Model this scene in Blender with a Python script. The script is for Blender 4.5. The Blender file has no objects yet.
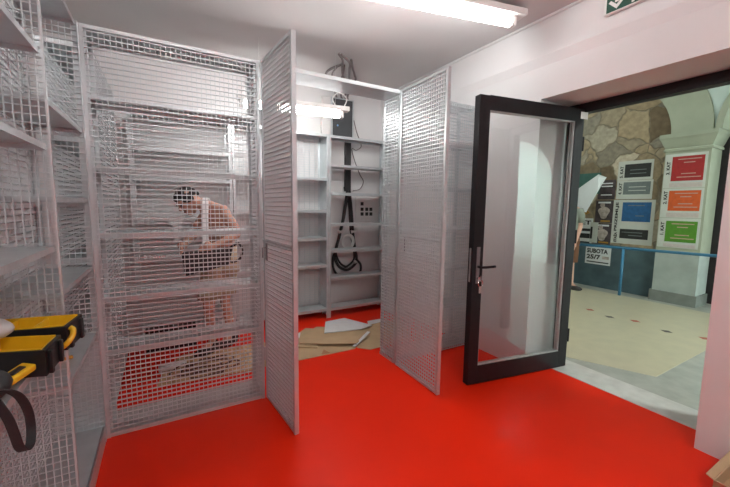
import bpy, bmesh, math, random
from mathutils import Vector, Matrix, Euler
random.seed(7)
S = bpy.context.scene
COL = S.collection
PI = math.pi

# ------------------------------------------------------------------ materials
def mat(name, rgb, rough=.6, metal=0.0, noise=0.0, nscale=8.0, bump=0.0, bscale=60.0, spec=None, emit=None, estr=0.0, rvar=0.0):
    m = bpy.data.materials.new(name); m.use_nodes = True
    nt = m.node_tree; b = nt.nodes['Principled BSDF']
    b.inputs['Base Color'].default_value = (*rgb, 1)
    b.inputs['Roughness'].default_value = rough
    b.inputs['Metallic'].default_value = metal
    if spec is not None: b.inputs['Specular IOR Level'].default_value = spec
    if emit:
        b.inputs['Emission Color'].default_value = (*emit, 1); b.inputs['Emission Strength'].default_value = estr
    if noise or bump or rvar:
        tc = nt.nodes.new('ShaderNodeTexCoord')
    if noise or rvar:
        n = nt.nodes.new('ShaderNodeTexNoise'); n.inputs['Scale'].default_value = nscale; n.inputs['Detail'].default_value = 5
        nt.links.new(tc.outputs['Object'], n.inputs['Vector'])
    if noise:
        r = nt.nodes.new('ShaderNodeValToRGB')
        lo = tuple(max(0, c*(1-noise)) for c in rgb); hi = tuple(min(1, c*(1+noise)) for c in rgb)
        r.color_ramp.elements[0].position = .3; r.color_ramp.elements[1].position = .7
        r.color_ramp.elements[0].color = (*lo, 1); r.color_ramp.elements[1].color = (*hi, 1)
        nt.links.new(n.outputs['Fac'], r.inputs['Fac']); nt.links.new(r.outputs['Color'], b.inputs['Base Color'])
    if rvar:
        mp = nt.nodes.new('ShaderNodeMapRange'); mp.inputs['To Min'].default_value = rough-rvar; mp.inputs['To Max'].default_value = rough+rvar
        nt.links.new(n.outputs['Fac'], mp.inputs['Value']); nt.links.new(mp.outputs['Result'], b.inputs['Roughness'])
    if bump:
        n2 = nt.nodes.new('ShaderNodeTexNoise'); n2.inputs['Scale'].default_value = bscale; n2.inputs['Detail'].default_value = 4
        nt.links.new(tc.outputs['Object'], n2.inputs['Vector'])
        bp = nt.nodes.new('ShaderNodeBump'); bp.inputs['Strength'].default_value = bump; bp.inputs['Distance'].default_value = .01
        nt.links.new(n2.outputs['Fac'], bp.inputs['Height']); nt.links.new(bp.outputs['Normal'], b.inputs['Normal'])
    return m

def glass_mat():
    m = bpy.data.materials.new('clear_glass'); m.use_nodes = True
    b = m.node_tree.nodes['Principled BSDF']
    b.inputs['Base Color'].default_value = (.97, .99, .98, 1); b.inputs['Roughness'].default_value = 0.0
    b.inputs['Transmission Weight'].default_value = 1.0; b.inputs['IOR'].default_value = 1.5
    return m

def stone_mat():
    m = bpy.data.materials.new('rubble_stone'); m.use_nodes = True
    nt = m.node_tree; b = nt.nodes['Principled BSDF']; b.inputs['Roughness'].default_value = .9
    tc = nt.nodes.new('ShaderNodeTexCoord')
    nz = nt.nodes.new('ShaderNodeTexNoise'); nz.inputs['Scale'].default_value = 3; nz.inputs['Detail'].default_value = 3
    mx = nt.nodes.new('ShaderNodeMixRGB'); mx.inputs['Fac'].default_value = .22
    nt.links.new(tc.outputs['Object'], nz.inputs['Vector']); nt.links.new(tc.outputs['Object'], mx.inputs[1]); nt.links.new(nz.outputs['Color'], mx.inputs[2])
    v = nt.nodes.new('ShaderNodeTexVoronoi'); v.inputs['Scale'].default_value = 3.1
    v2 = nt.nodes.new('ShaderNodeTexVoronoi'); v2.feature = 'DISTANCE_TO_EDGE'; v2.inputs['Scale'].default_value = 3.1
    nt.links.new(mx.outputs['Color'], v.inputs['Vector']); nt.links.new(mx.outputs['Color'], v2.inputs['Vector'])
    r = nt.nodes.new('ShaderNodeValToRGB')
    els = r.color_ramp.elements
    els[0].position = 0; els[0].color = (.14, .10, .06, 1); els[1].position = 1; els[1].color = (.58, .50, .37, 1)
    e = els.new(.35); e.color = (.42, .33, .21, 1); e = els.new(.7); e.color = (.22, .20, .16, 1)
    sp = nt.nodes.new('ShaderNodeSeparateColor'); nt.links.new(v.outputs['Color'], sp.inputs['Color']); nt.links.new(sp.outputs['Red'], r.inputs['Fac'])
    n2 = nt.nodes.new('ShaderNodeTexNoise'); n2.inputs['Scale'].default_value = 14; n2.inputs['Detail'].default_value = 6
    nt.links.new(tc.outputs['Object'], n2.inputs['Vector'])
    mul = nt.nodes.new('ShaderNodeMixRGB'); mul.blend_type = 'OVERLAY'; mul.inputs['Fac'].default_value = .55
    nt.links.new(r.outputs['Color'], mul.inputs[1]); nt.links.new(n2.outputs['Fac'], mul.inputs[2])
    mort = nt.nodes.new('ShaderNodeMixRGB'); st = nt.nodes.new('ShaderNodeMapRange'); st.inputs['From Max'].default_value = .035
    nt.links.new(v2.outputs['Distance'], st.inputs['Value']); nt.links.new(st.outputs['Result'], mort.inputs['Fac'])
    mort.inputs[1].default_value = (.25, .21, .15, 1); nt.links.new(mul.outputs['Color'], mort.inputs[2])
    nt.links.new(mort.outputs['Color'], b.inputs['Base Color'])
    bp = nt.nodes.new('ShaderNodeBump'); bp.inputs['Strength'].default_value = .6; bp.inputs['Distance'].default_value = .03
    nt.links.new(st.outputs['Result'], bp.inputs['Height']); nt.links.new(bp.outputs['Normal'], b.inputs['Normal'])
    return m

M = {}
M['steel'] = mat('galvanised_steel', (.57, .615, .63), .38, .55, .08, 9)
M['wire'] = mat('galvanised_wire', (.62, .665, .68), .42, .45)
M['steel_dark'] = mat('steel_latch', (.30, .30, .31), .35, .9, .1, 30)
M['plaster'] = mat('painted_plaster', (.70, .70, .70), .75, 0, .03, 1.2, .10, 25)
M['plaster_ceiling'] = mat('ceiling_plaster', (.68, .675, .67), .8, 0, .05, .9, .08, 20)
M['red_floor'] = mat('red_epoxy_floor', (.78, .022, .004), .36, 0, .04, 2.0, .03, 30, spec=.15, rvar=.06)
M['white_paint'] = mat('white_enamel', (.80, .80, .78), .4, 0, .02, 10)
M['tube'] = mat('lit_tube', (1, 1, 1), .5, emit=(1, .975, .96), estr=12.5)
M['tube_mid'] = mat('mid_tube', (1, 1, 1), .5, emit=(1, .975, .96), estr=25)
M['tube_fill'] = mat('fill_tube', (1, 1, 1), .5, emit=(1, .975, .96), estr=56)  # strong glow for the added fill lamp behind the camera
M['black_alu'] = mat('black_aluminium', (.012, .011, .013), .42, 0, .15, 20, spec=.3)
M['rubber'] = mat('grey_gasket', (.55, .56, .55), .35, .6, .05, 30)
M['chrome'] = mat('chrome', (.7, .7, .7), .2, 1.0, .03, 30)
M['glass'] = glass_mat()
M['tile'] = mat('beige_terrazzo', (.52, .47, .33), .32, 0, .07, 6, .02, 60, rvar=.08)
M['tile_red'] = mat('red_inlay', (.42, .06, .02), .4, 0, .1, 20)
M['tile_dark'] = mat('dark_inlay', (.045, .03, .028), .4, 0, .1, 20)
M['border'] = mat('grey_stone_border', (.36, .37, .33), .45, 0, .14, 7, .04, 40)
M['threshold'] = mat('threshold_stone', (.55, .55, .52), .35, 0, .12, 9)
M['stone'] = stone_mat()
M['sage'] = mat('sage_plaster', (.37, .395, .30), .8, 0, .08, 3, .08, 20)
M['pale'] = mat('pale_mint_plaster', (.62, .72, .68), .8, 0, .04, 3, .05, 20)
M['pillar_low'] = mat('grey_green_plaster', (.40, .45, .42), .8, 0, .10, 5)
M['plinth'] = mat('grey_plinth', (.20, .22, .20), .6, 0, .12, 8)
M['bluewall'] = mat('blue_grey_paint', (.075, .125, .145), .65, 0, .22, 5, .05, 20)
M['dark_backing'] = mat('plain_dark_backing', (.035, .032, .033), .6, 0, .15, 10)
M['rail'] = mat('blue_rail_paint', (.035, .17, .30), .4, 0, .08, 20)
M['hall_white'] = mat('hall_white_plaster', (.70, .72, .70), .8, 0, .03, 2)
M['paper'] = mat('poster_paper', (.56, .58, .53), .7, 0, .04, 10)
M['ink'] = mat('black_ink', (.02, .02, .02), .7, 0, .2, 40)
M['p_red'] = mat('poster_red', (.36, .018, .018), .6, 0, .1, 20)
M['p_orange'] = mat('poster_orange', (.62, .10, .018), .6, 0, .1, 20)
M['p_green'] = mat('poster_green', (.085, .26, .02), .6, 0, .1, 20)
M['p_black'] = mat('poster_black', (.025, .027, .026), .6, 0, .2, 20)
M['p_grey'] = mat('poster_grey', (.16, .19, .19), .6, 0, .1, 20)
M['p_blue'] = mat('poster_blue', (.02, .11, .27), .6, 0, .15, 20)
M['pinkpaper'] = mat('pale_pink_print', (.55, .48, .45), .7, 0, .06, 30)
M['lightprint'] = mat('faint_print', (.50, .30, .26), .7, 0, .1, 30)
M['photo_dark'] = mat('photo_print_dark', (.06, .045, .05), .6, 0, .5, 12)
M['photo_skin'] = mat('photo_print_light', (.45, .38, .34), .6, 0, .4, 14)
M['teal'] = mat('teal_paint', (.045, .12, .10), .7, 0, .15, 8)
M['sheet'] = mat('white_sheet', (.72, .75, .75), .6, 0, .02, 10)
M['ochre'] = mat('ochre_cardboard', (.40, .22, .04), .7, 0, .15, 12)
M['cardboard'] = mat('cardboard', (.50, .36, .21), .8, 0, .07, 6, .04, 40)
M['card_dark'] = mat('cardboard_print', (.40, .19, .09), .8, 0, .1, 20)
M['foam'] = mat('white_foam_wrap', (.70, .72, .72), .5, 0, .05, 12, .15, 25)
M['cable'] = mat('black_cable', (.022, .021, .022), .5, 0, .15, 30)
M['cable_grey'] = mat('grey_cable', (.20, .18, .18), .55, 0, .12, 30)
M['cable_brown'] = mat('brown_cable', (.10, .06, .045), .6, 0, .15, 30)
M['tie'] = mat('white_cable_tie', (.70, .70, .68), .5)
M['panel'] = mat('dark_panel', (.055, .06, .065), .55, 0, .15, 8)
M['switch'] = mat('light_grey_plastic', (.66, .65, .64), .5, 0, .03, 10)
M['socket'] = mat('black_socket', (.03, .03, .03), .4)
M['skin'] = mat('skin', (.60, .34, .25), .55, 0, .08, 7)
M['hair'] = mat('black_hair', (.015, .012, .012), .6, 0, .3, 40, .4, 120)
M['shorts'] = mat('beige_cotton', (.46, .39, .28), .85, 0, .08, 12, .15, 30)
M['shoe'] = mat('dark_shoe', (.035, .03, .03), .6, 0, .1, 20)
M['towel'] = mat('white_terry', (.80, .82, .82), .9, 0, .04, 30, .3, 120)
M['bag'] = mat('black_nylon', (.022, .022, .024), .6, 0, .2, 30, .1, 60)
M['brown_cloth'] = mat('brown_cotton', (.16, .07, .035), .85, 0, .12, 14)
M['grey_shirt'] = mat('grey_green_cotton', (.22, .24, .20), .85, 0, .1, 14)
M['yellow'] = mat('yellow_plastic', (.72, .43, .015), .38, 0, .05, 20)
M['black_plastic'] = mat('black_plastic', (.014, .014, .015), .42, 0, .15, 25)
M['clear_grey'] = mat('cloudy_plastic', (.50, .48, .47), .35, 0, .08, 10)
M['orange'] = mat('orange_plastic', (.70, .30, .03), .4, 0, .05, 20)
M['exit_green'] = mat('exit_green', (.015, .085, .055), .5, 0, .08, 20)
M['exit_white'] = mat('exit_white', (.78, .80, .78), .5)
M['eye'] = mat('eye', (.03, .02, .02), .3)
M['lip'] = mat('lip', (.36, .12, .09), .5)

# ------------------------------------------------------------------ mesh builder
class MB:
    def __init__(s): s.v = []; s.f = []; s.mi = []; s.cur = 0
    def quad_block(s, P):
        n = len(s.v); s.v += [tuple(p) for p in P]
        for q in ((0,3,2,1),(4,5,6,7),(0,1,5,4),(1,2,6,5),(2,3,7,6),(3,0,4,7)):
            s.f.append(tuple(n+i for i in q)); s.mi.append(s.cur)
        return s
    def box(s, x0, x1, y0, y1, z0, z1):
        return s.quad_block([(x0,y0,z0),(x1,y0,z0),(x1,y1,z0),(x0,y1,z0),(x0,y0,z1),(x1,y0,z1),(x1,y1,z1),(x0,y1,z1)])
    def obox(s, o, u, v, w):                     # oriented box: origin + three edge vectors
        o, u, v, w = map(Vector, (o, u, v, w))
        return s.quad_block([o, o+u, o+u+v, o+v, o+w, o+u+w, o+u+v+w, o+v+w])
    def tube(s, pts, r, n=8, closed=False):
        pts = [Vector(p) for p in pts]; N = len(pts); base = len(s.v)
        up = Vector((0,0,1)); prev = None
        for i, p in enumerate(pts):
            a = pts[i-1] if (i > 0 or closed) else p; b = pts[(i+1) % N] if (i < N-1 or closed) else p
            d = (b-a).normalized()
            if prev is None: x = d.cross(up) if abs(d.z) < .95 else d.cross(Vector((1,0,0)))
            else: x = prev - d*prev.dot(d)
            if x.length < 1e-6: x = d.orthogonal()
            x.normalize(); y = d.cross(x); prev = x
            rr = r[i] if isinstance(r, (list, tuple)) else r
            for k in range(n):
                t = 2*PI*k/n; s.v.append(tuple(p + x*rr*math.cos(t) + y*rr*math.sin(t)))
        for i in range(N if closed else N-1):
            j = (i+1) % N
            for k in range(n):
                l = (k+1) % n
                s.f.append((base+i*n+k, base+i*n+l, base+j*n+l, base+j*n+k)); s.mi.append(s.cur)
        if not closed:
            s.f.append(tuple(base+k for k in range(n))[::-1]); s.mi.append(s.cur)
            s.f.append(tuple(base+(N-1)*n+k for k in range(n))); s.mi.append(s.cur)
        return s
    def poly(s, P, thick):                        # planar polygon extruded by vector
        n = len(s.v); k = len(P); t = Vector(thick)
        s.v += [tuple(Vector(p)) for p in P] + [tuple(Vector(p)+t) for p in P]
        s.f.append(tuple(n+i for i in range(k))[::-1]); s.f.append(tuple(n+k+i for i in range(k))); s.mi += [s.cur]*2
        for i in range(k):
            j = (i+1) % k; s.f.append((n+i, n+j, n+k+j, n+k+i)); s.mi.append(s.cur)
        return s
    def ball(s, c, r, seg=14, ring=9, rot=None):
        c = Vector(c); n = len(s.v); r = Vector(r if isinstance(r, (tuple, list)) else (r, r, r))
        R = rot or Matrix.Identity(3)
        for i in range(ring+1):
            th = PI*i/ring
            for k in range(seg):
                ph = 2*PI*k/seg
                s.v.append(tuple(c + R @ Vector((r.x*math.sin(th)*math.cos(ph), r.y*math.sin(th)*math.sin(ph), r.z*math.cos(th)))))
        for i in range(ring):
            for k in range(seg):
                l = (k+1) % seg
                s.f.append((n+i*seg+k, n+(i+1)*seg+k, n+(i+1)*seg+l, n+i*seg+l)); s.mi.append(s.cur)
        return s

def make_mesh(name, mb, mats, off=(0,0,0), smooth=False):
    me = bpy.data.meshes.new(name); o = Vector(off)
    me.from_pydata([tuple(Vector(v)-o) for v in mb.v], [], mb.f)
    for m in (mats if isinstance(mats, (list, tuple)) else [mats]): me.materials.append(m)
    if any(mb.mi): me.polygons.foreach_set('material_index', mb.mi)
    bm = bmesh.new(); bm.from_mesh(me); bmesh.ops.remove_doubles(bm, verts=bm.verts, dist=1e-6)
    bmesh.ops.recalc_face_normals(bm, faces=bm.faces); bm.to_mesh(me); bm.free()
    if smooth:
        me.polygons.foreach_set('use_smooth', [True]*len(me.polygons))
    me.update(); return me

def obj(name, mb, m, parent=None, local=False, bevel=0, smooth=False, label=None, seg=2):
    off = (0,0,0)
    if parent is not None and not local:
        p = parent; off = Vector((0,0,0))
        while p is not None: off = off + Vector(p.location); p = p.parent
    me = make_mesh(name, mb, m, off, smooth)
    o = bpy.data.objects.new(name, me); COL.objects.link(o)
    if parent is not None: o.parent = parent
    if bevel:
        b = o.modifiers.new('bevel', 'BEVEL'); b.width = bevel; b.segments = seg; b.limit_method = 'ANGLE'; b.angle_limit = .6
    if label: o['label'] = label
    return o

def tag(o, label, cat, group=None, kind=None):
    o['label'] = label; o['category'] = cat
    if group: o['group'] = group
    if kind: o['kind'] = kind
    return o

def thing(name, label, cat, loc=(0,0,0), group=None, rotz=0):
    o = bpy.data.objects.new(name, None); o.empty_display_size = .1; COL.objects.link(o)
    o.location = loc; o.rotation_euler = (0,0,rotz)
    return tag(o, label, cat, group)

def solo(name, mb, m, label, cat, loc, group=None, **kw):   # a thing that is one mesh, origin at its base
    me = make_mesh(name, mb, m, loc, kw.get('smooth', False))
    o = bpy.data.objects.new(name, me); o.location = loc; COL.objects.link(o)
    if kw.get('bevel'):
        b = o.modifiers.new('bevel', 'BEVEL'); b.width = kw['bevel']; b.segments = 2; b.limit_method = 'ANGLE'
    return tag(o, label, cat, group)

def struct(name, mb, m, parent=None, **kw):
    o = obj(name, mb, m, parent, **kw)
    if parent is None: o['kind'] = 'structure'
    return o

def smooth_path(pts, n=6, closed=False):
    P = [Vector(p) for p in pts]; N = len(P); out = []
    rng = range(N if closed else N-1)
    for i in rng:
        p1, p2 = P[i], P[(i+1) % N]
        p0 = P[i-1] if (i > 0 or closed) else p1*2-p2
        p3 = P[(i+2) % N] if (i+2 < N or closed) else p2*2-p1
        for k in range(n):
            t = k/n
            out.append(.5*((2*p1)+(p2-p0)*t+(2*p0-5*p1+4*p2-p3)*t*t+(3*p1-p0-3*p2+p3)*t**3))
    if not closed: out.append(P[-1])
    return out

def text_mesh(body, size, origin, xdir, ydir, m, depth=.002, fit=None, parent=None, name='lettering', bold=0.0035, tall=None):
    """lettering as real geometry: lies in the plane of xdir / ydir"""
    cu = bpy.data.curves.new(name, 'FONT'); cu.body = body; cu.size = size; cu.extrude = depth/2; cu.offset = bold; cu.resolution_u = 2
    t = bpy.data.objects.new(name, cu); COL.objects.link(t)
    dg = bpy.context.evaluated_depsgraph_get(); me = bpy.data.meshes.new_from_object(t.evaluated_get(dg))
    bpy.data.objects.remove(t)
    xs = [v.co.x for v in me.vertices]; ys = [v.co.y for v in me.vertices]
    x0, x1, y0, y1 = min(xs), max(xs), min(ys), max(ys)
    sx = fit/(x1-x0) if fit else 1; sy = tall/(y1-y0) if tall else (sx if fit else 1)
    X = Vector(xdir); Y = Vector(ydir); Z = X.cross(Y); O = Vector(origin)
    off = Vector((0,0,0)); p = parent
    while p is not None: off += Vector(p.location); p = p.parent
    for v in me.vertices:
        v.co = O + X*((v.co.x-x0)*sx) + Y*((v.co.y-y0)*sy) + Z*v.co.z - off
    me.materials.clear(); me.materials.append(m)
    o = bpy.data.objects.new(name, me); COL.objects.link(o)
    if parent is not None: o.parent = parent
    return o

def welded_mesh(mb, o, u, v, w, W, H, pu=.0275, pv=.0295, t=.0036, d=.006, th=.0058, dh=.011):
    """press-welded grid: upright and cross strips; o corner, u/v unit directions in plane, w unit normal"""
    o, u, v, w = map(Vector, (o, u, v, w))
    n = max(1, round(W/pu)); k = max(1, round(H/pv))
    for i in range(n+1):
        mb.obox(o + u*(W*i/n - t/2) - w*(d/2), u*t, v*H, w*d)
    for j in range(k+1):
        mb.obox(o + v*(H*j/k - th/2) - w*(dh*.5), u*W, v*th, w*dh)
    return mb

ZC = 2.98          # ceiling
# ------------------------------------------------------------------ setting: storeroom
struct('floor', MB().box(-1.3, 3.02, -3, 4.45, -.1, 0), M['red_floor'])
struct('ceiling', MB().box(-1.3, 2.9, -3, 4.5, ZC, ZC+.1), M['plaster_ceiling'])
struct('wall_back', MB().box(-1.4, 2.76, 4.37, 4.5, 0, ZC), M['plaster'])
struct('wall_left', MB().box(-1.42, -1.3, -3, 4.5, 0, ZC), M['plaster'])
struct('wall_front', MB().box(-1.42, 3.25, -3.1, -3, 0, ZC), M['plaster'])
w = MB()
w.box(2.76, 3.25, -3, .73, 0, ZC+.1); w.box(2.76, 3.25, 1.905, 4.5, 0, ZC+.1); w.box(2.76, 3.25, .73, 1.905, 2.345, ZC+.1)
struct('wall_right', w, M['plaster'])
struct('trim_1', MB().poly([(2.761,-3,2.60),(2.738,-3,2.68),(2.738,-3,ZC),(2.761,-3,ZC)], (0,7.37,0)), M['plaster'])       # raised band above the doorway
cd = MB().tube([(2.730, -2.8, 2.968), (2.730, 4.3, 2.968)], .012, 8)
struct('trim_2', cd, M['plaster'])
struct('trim_3', MB().box(3.0, 3.30, .73, 1.905, -.1, .004), M['threshold'])
# patches of uneven plaster on the ceiling are part of its material

# ------------------------------------------------------------------ setting: hall beyond the door
struct('floor_hall', MB().box(3.25, 10, -5.6, 9, -.1, 0), M['border'])
tl = MB(); tl.poly([(3.34,1.93,0),(3.66,1.26,0),(6.62,1.30,0),(6.62,6.5,0),(3.34,6.5,0)], (0,0,.003))
cols = [1,2,1,2,1,2,1,2,1,2,1]
yy = 1.46
for i, c in enumerate(cols):
    y0 = 1.10 + .31*i + (.06 if i % 3 == 0 else 0); x0 = 5.20 + (.06 if i % 2 else -.05)
    if y0 < 1.35: continue
    tl.cur = 2 if c == 2 else 1
    tl.poly([(x0-.05,y0,.003),(x0,y0-.06,.003),(x0+.05,y0,.003),(x0,y0+.06,.003)], (0,0,.001))
tl.cur = 0
struct('floor_hall_tiles', tl, [M['tile'], M['tile_dark'], M['tile_red']])
struct('ceiling_hall', MB().box(3.25, 10, -5.6, 9, 4.3, 4.4), M['hall_white'])
struct('wall_hall_near', MB().box(3.25, 3.3, 1.905, 9, 0, 4.4).box(3.25,3.3,-5.6,.73,0,4.4).box(3.25,3.3,.73,1.905,2.345,4.4), M['hall_white'])
struct('wall_hall_end', MB().box(3.25, 10, 9, 9.1, 0, 4.4), M['hall_white'])
struct('wall_hall_stone', MB().box(6.95, 7.15, 2.53, 9, 0, 4.3), M['stone'])
struct('trim_4', MB().box(6.925, 6.95, 2.53, 9, 0, .80), M['bluewall'])
struct('trim_5', MB().box(6.935, 6.95, 3.50, 5.2, 1.72, 2.10), M['teal'])
struct('wall_hall_dark', MB().box(7.30, 7.45, -5, 2.45, 0, 4.3), M['dark_backing'])  # plain dark plane closing the right arch opening
# pillar with capital and two springing arches
p = MB(); p.box(6.80, 7.20, 1.985, 2.52, .80, 2.34); p.box(6.80, 7.3, -.1, -.02, 0, 2.6)
struct('trim_6', p, M['sage'])
struct('trim_7', MB().box(6.80, 7.20, 1.985, 2.52, .17, .80), M['pillar_low'])
struct('trim_8', MB().box(6.77, 7.20, 1.96, 2.545, 0, .17), M['plinth'])
c = MB()
prof = [(0,2.33),(.02,2.33),(.02,2.36),(.005,2.375),(.03,2.43),(.055,2.50),(.07,2.53),(.07,2.585),(0,2.585)]
for i in range(len(prof)-1):
    (a, z0), (b, z1) = prof[i], prof[i+1]
    if z1 - z0 < 1e-4: continue
    c.quad_block([(6.8-a,1.985-a,z0),(7.2,1.985-a,z0),(7.2,2.52+a,z0),(6.8-a,2.52+a,z0),(6.8-b,1.985-b,z1),(7.2,1.985-b,z1),(7.2,2.52+b,z1),(6.8-b,2.52+b,z1)])
struct('trim_9', c, M['sage'])
def arch_ring(cy, cz, r0, r1, x0, x1, a0, a1, n=28):
    m = MB()
    for i in range(n):
        A, B = a0+(a1-a0)*i/n, a0+(a1-a0)*(i+1)/n
        P = []
        for x in (x0, x1):
            for r, t in ((r0,A),(r1,A),(r1,B),(r0,B)): P.append((x, cy+r*math.cos(t), cz+r*math.sin(t)))
        m.quad_block(P)
    return m
struct('trim_10', arch_ring(3.445, 2.585, .97, 1.45, 6.80, 7.10, 0, PI), M['sage'])
struct('trim_11', arch_ring(.95, 2.585, .95, 1.03, 6.80, 7.30, 0, PI), M['sage'])
sp = MB(); n = 30
def yl(z): d = 1.45**2-(z-2.585)**2; return 3.445-math.sqrt(max(d, 0)) if d > 0 else 3.445
def yr(z): d = 1.03**2-(z-2.585)**2; return .95+math.sqrt(max(d, 0)) if d > 0 else .95
for i in range(n):
    z0 = 2.585+1.7*i/n; z1 = 2.585+1.7*(i+1)/n
    sp.quad_block([(6.84,yr(z0),z0),(7.1,yr(z0),z0),(7.1,yl(z0),z0),(6.84,yl(z0),z0),(6.84,yr(z1),z1),(7.1,yr(z1),z1),(7.1,yl(z1),z1),(6.84,yl(z1),z1)])
struct('wall_hall_spandrel', sp, M['pale'])
# side arcade of the hall (seen mirrored in the door glass)
ar = MB(); YA = -3.6
ar.box(3.3, 5.27, YA-1.4, YA, 0, 4.3); ar.box(7.27, 10, YA-1.4, YA, 0, 4.3)
struct('wall_hall_side', ar, M['pale'])
ra = MB()
for i in range(24):
    A, B = PI*i/24, PI*(i+1)/24
    f = lambda t: (6.27+1.0*math.cos(t), 2.1+1.0*math.sin(t))
    (xa, za), (xb, zb) = f(A), f(B)
    ra.quad_block([(xb,YA-1.4,zb),(xa,YA-1.4,za),(xa,YA,za),(xb,YA,zb),(xb,YA-1.4,4.3),(xa,YA-1.4,4.3),(xa,YA,4.3),(xb,YA,4.3)])
struct('wall_hall_side_arch', ra, M['pale'])
struct('wall_hall_behind', MB().box(3.3, 5.2, -5.6, -5.5, 0, 4.4).box(7.5, 10, -5.6, -5.5, 0, 4.4).box(5.2,7.5,-5.6,-5.5,0,.5).box(5.2,7.5,-5.6,-5.5,3.4,4.4), M['hall_white'])
win = bpy.data.objects.new('window_1', None); COL.objects.link(win); win.location = (6.35,-5.55,.5); win['kind'] = 'structure'
obj('window_frame', MB().box(5.2,5.26,-5.58,-5.50,.5,3.4).box(7.44,7.5,-5.58,-5.50,.5,3.4).box(6.32,6.38,-5.58,-5.50,.5,3.4).box(5.26,6.32,-5.58,-5.5,.5,.56).box(6.38,7.44,-5.58,-5.5,.5,.56).box(5.26,6.32,-5.58,-5.5,3.34,3.4).box(6.38,7.44,-5.58,-5.5,3.34,3.4), M['white_paint'], win)
obj('window_pane', MB().box(4.36,6.54,-5.56,-5.55,.56,3.34), mat('daylit_pane', (1,1,1), .4, emit=(.86,1,.97), estr=15), win)

# ------------------------------------------------------------------ lamps
def tube_lamp(name, label, a, b, z, width, group, tm='tube', top=ZC, hang=False):
    """batten lamp from a to b (plan), underside of housing at z"""
    a, b = Vector((*a, z)), Vector((*b, z)); d = (b-a); L = d.length; ang = math.atan2(d.y, d.x)
    t = thing(name, label, 'lamp', ((a.x+b.x)/2, (a.y+b.y)/2, z), group, ang)
    h = MB().box(-L/2, L/2, -width/2, width/2, 0, .045)
    obj('housing', h, M['white_paint'], t, local=True, bevel=.006)
    tb = MB().tube([(-L/2+.06,0,-.036),(L/2-.10,0,-.036)], .034, 16)
    obj('lamp_tube', tb, M[tm], t, local=True, smooth=True, label='glowing white tube')
    for s0, s1 in ((-L/2+.02, -L/2+.06), (L/2-.10, L/2-.06)):
        obj('lamp_holder', MB().box(s0, s1, -.03, .03, -.07, 0), M['white_paint'], t, local=True, bevel=.004)
    if hang:
        for sx in (-L/2+.2, L/2-.14):
            obj('suspension_wire', MB().tube([(sx,0,.045),(sx,0,top-z)], .0010, 5), M['white_paint'], t, local=True)
        lp = smooth_path([(L/2-.05,0,.04),(L/2-.02,.0,.13),(L/2-.10,0,.18),(L/2-.17,0,.12),(L/2-.14,0,.045)], 6)
        obj('power_cord', MB().tube(lp, .006, 6), M['white_paint'], t, local=True, smooth=True)
    else:
        for sx in (-L/2+.25, L/2-.25):
            obj('mounting_bracket', MB().box(sx-.03, sx+.03, -.02, .02, .045, top-z), M['white_paint'], t, local=True)
    return t
tube_lamp('tube_lamp', 'lit white tube lamp on the ceiling above the open mesh gates', (1.07,2.23), (2.47,1.92), 2.90, .15, 'tube lamps')
tube_lamp('tube_lamp', 'lit white tube lamp hanging before the back wall, beyond the passage', (.63,3.487), (1.70,3.339), 2.405, .09, 'tube lamps', hang=True, tm='tube_mid')
tube_lamp('tube_lamp', 'added fill tube lamp on the ceiling behind the camera', (.1,-.8), (1.5,-.8), 2.90, .15, 'tube lamps', tm='tube_fill')  # unseen lamp added to brighten the steel fronts and gates
tube_lamp('tube_lamp', 'added fill tube lamp over the space left of the shelving', (-1.15,1.6), (-1.15,3.0), 2.90, .15, 'tube lamps', tm='tube')  # unseen lamp added to lift the wall behind the left shelving
dm = {}
for (x, y, e, zl, q) in ((5.0, 3.4, 4.5, 4.25, .62), (4.6, -1.2, 30.0, 3.30, .42)):  # unseen fill lights added to brighten the hall and the door reveal
    t = thing('hall_fill_light', 'added square fill light high in the hall, out of view', 'lamp', (x, y, zl), 'added hall fill lights')
    obj('frame', MB().box(x-q, x+q, y-q, y+q, zl, zl+.05), M['white_paint'], t)
    if zl < 4.2: obj('suspension_rod', MB().tube([(x,y,zl+.05),(x,y,4.3)], .012, 8), M['white_paint'], t)
    obj('diffuser', MB().box(x-q+.04, x+q-.04, y-q+.04, y+q-.04, zl-.015, zl), mat('hall_fill_diffuser', (1,1,1), .5, emit=(.93, 1, .95), estr=e), t)

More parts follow.
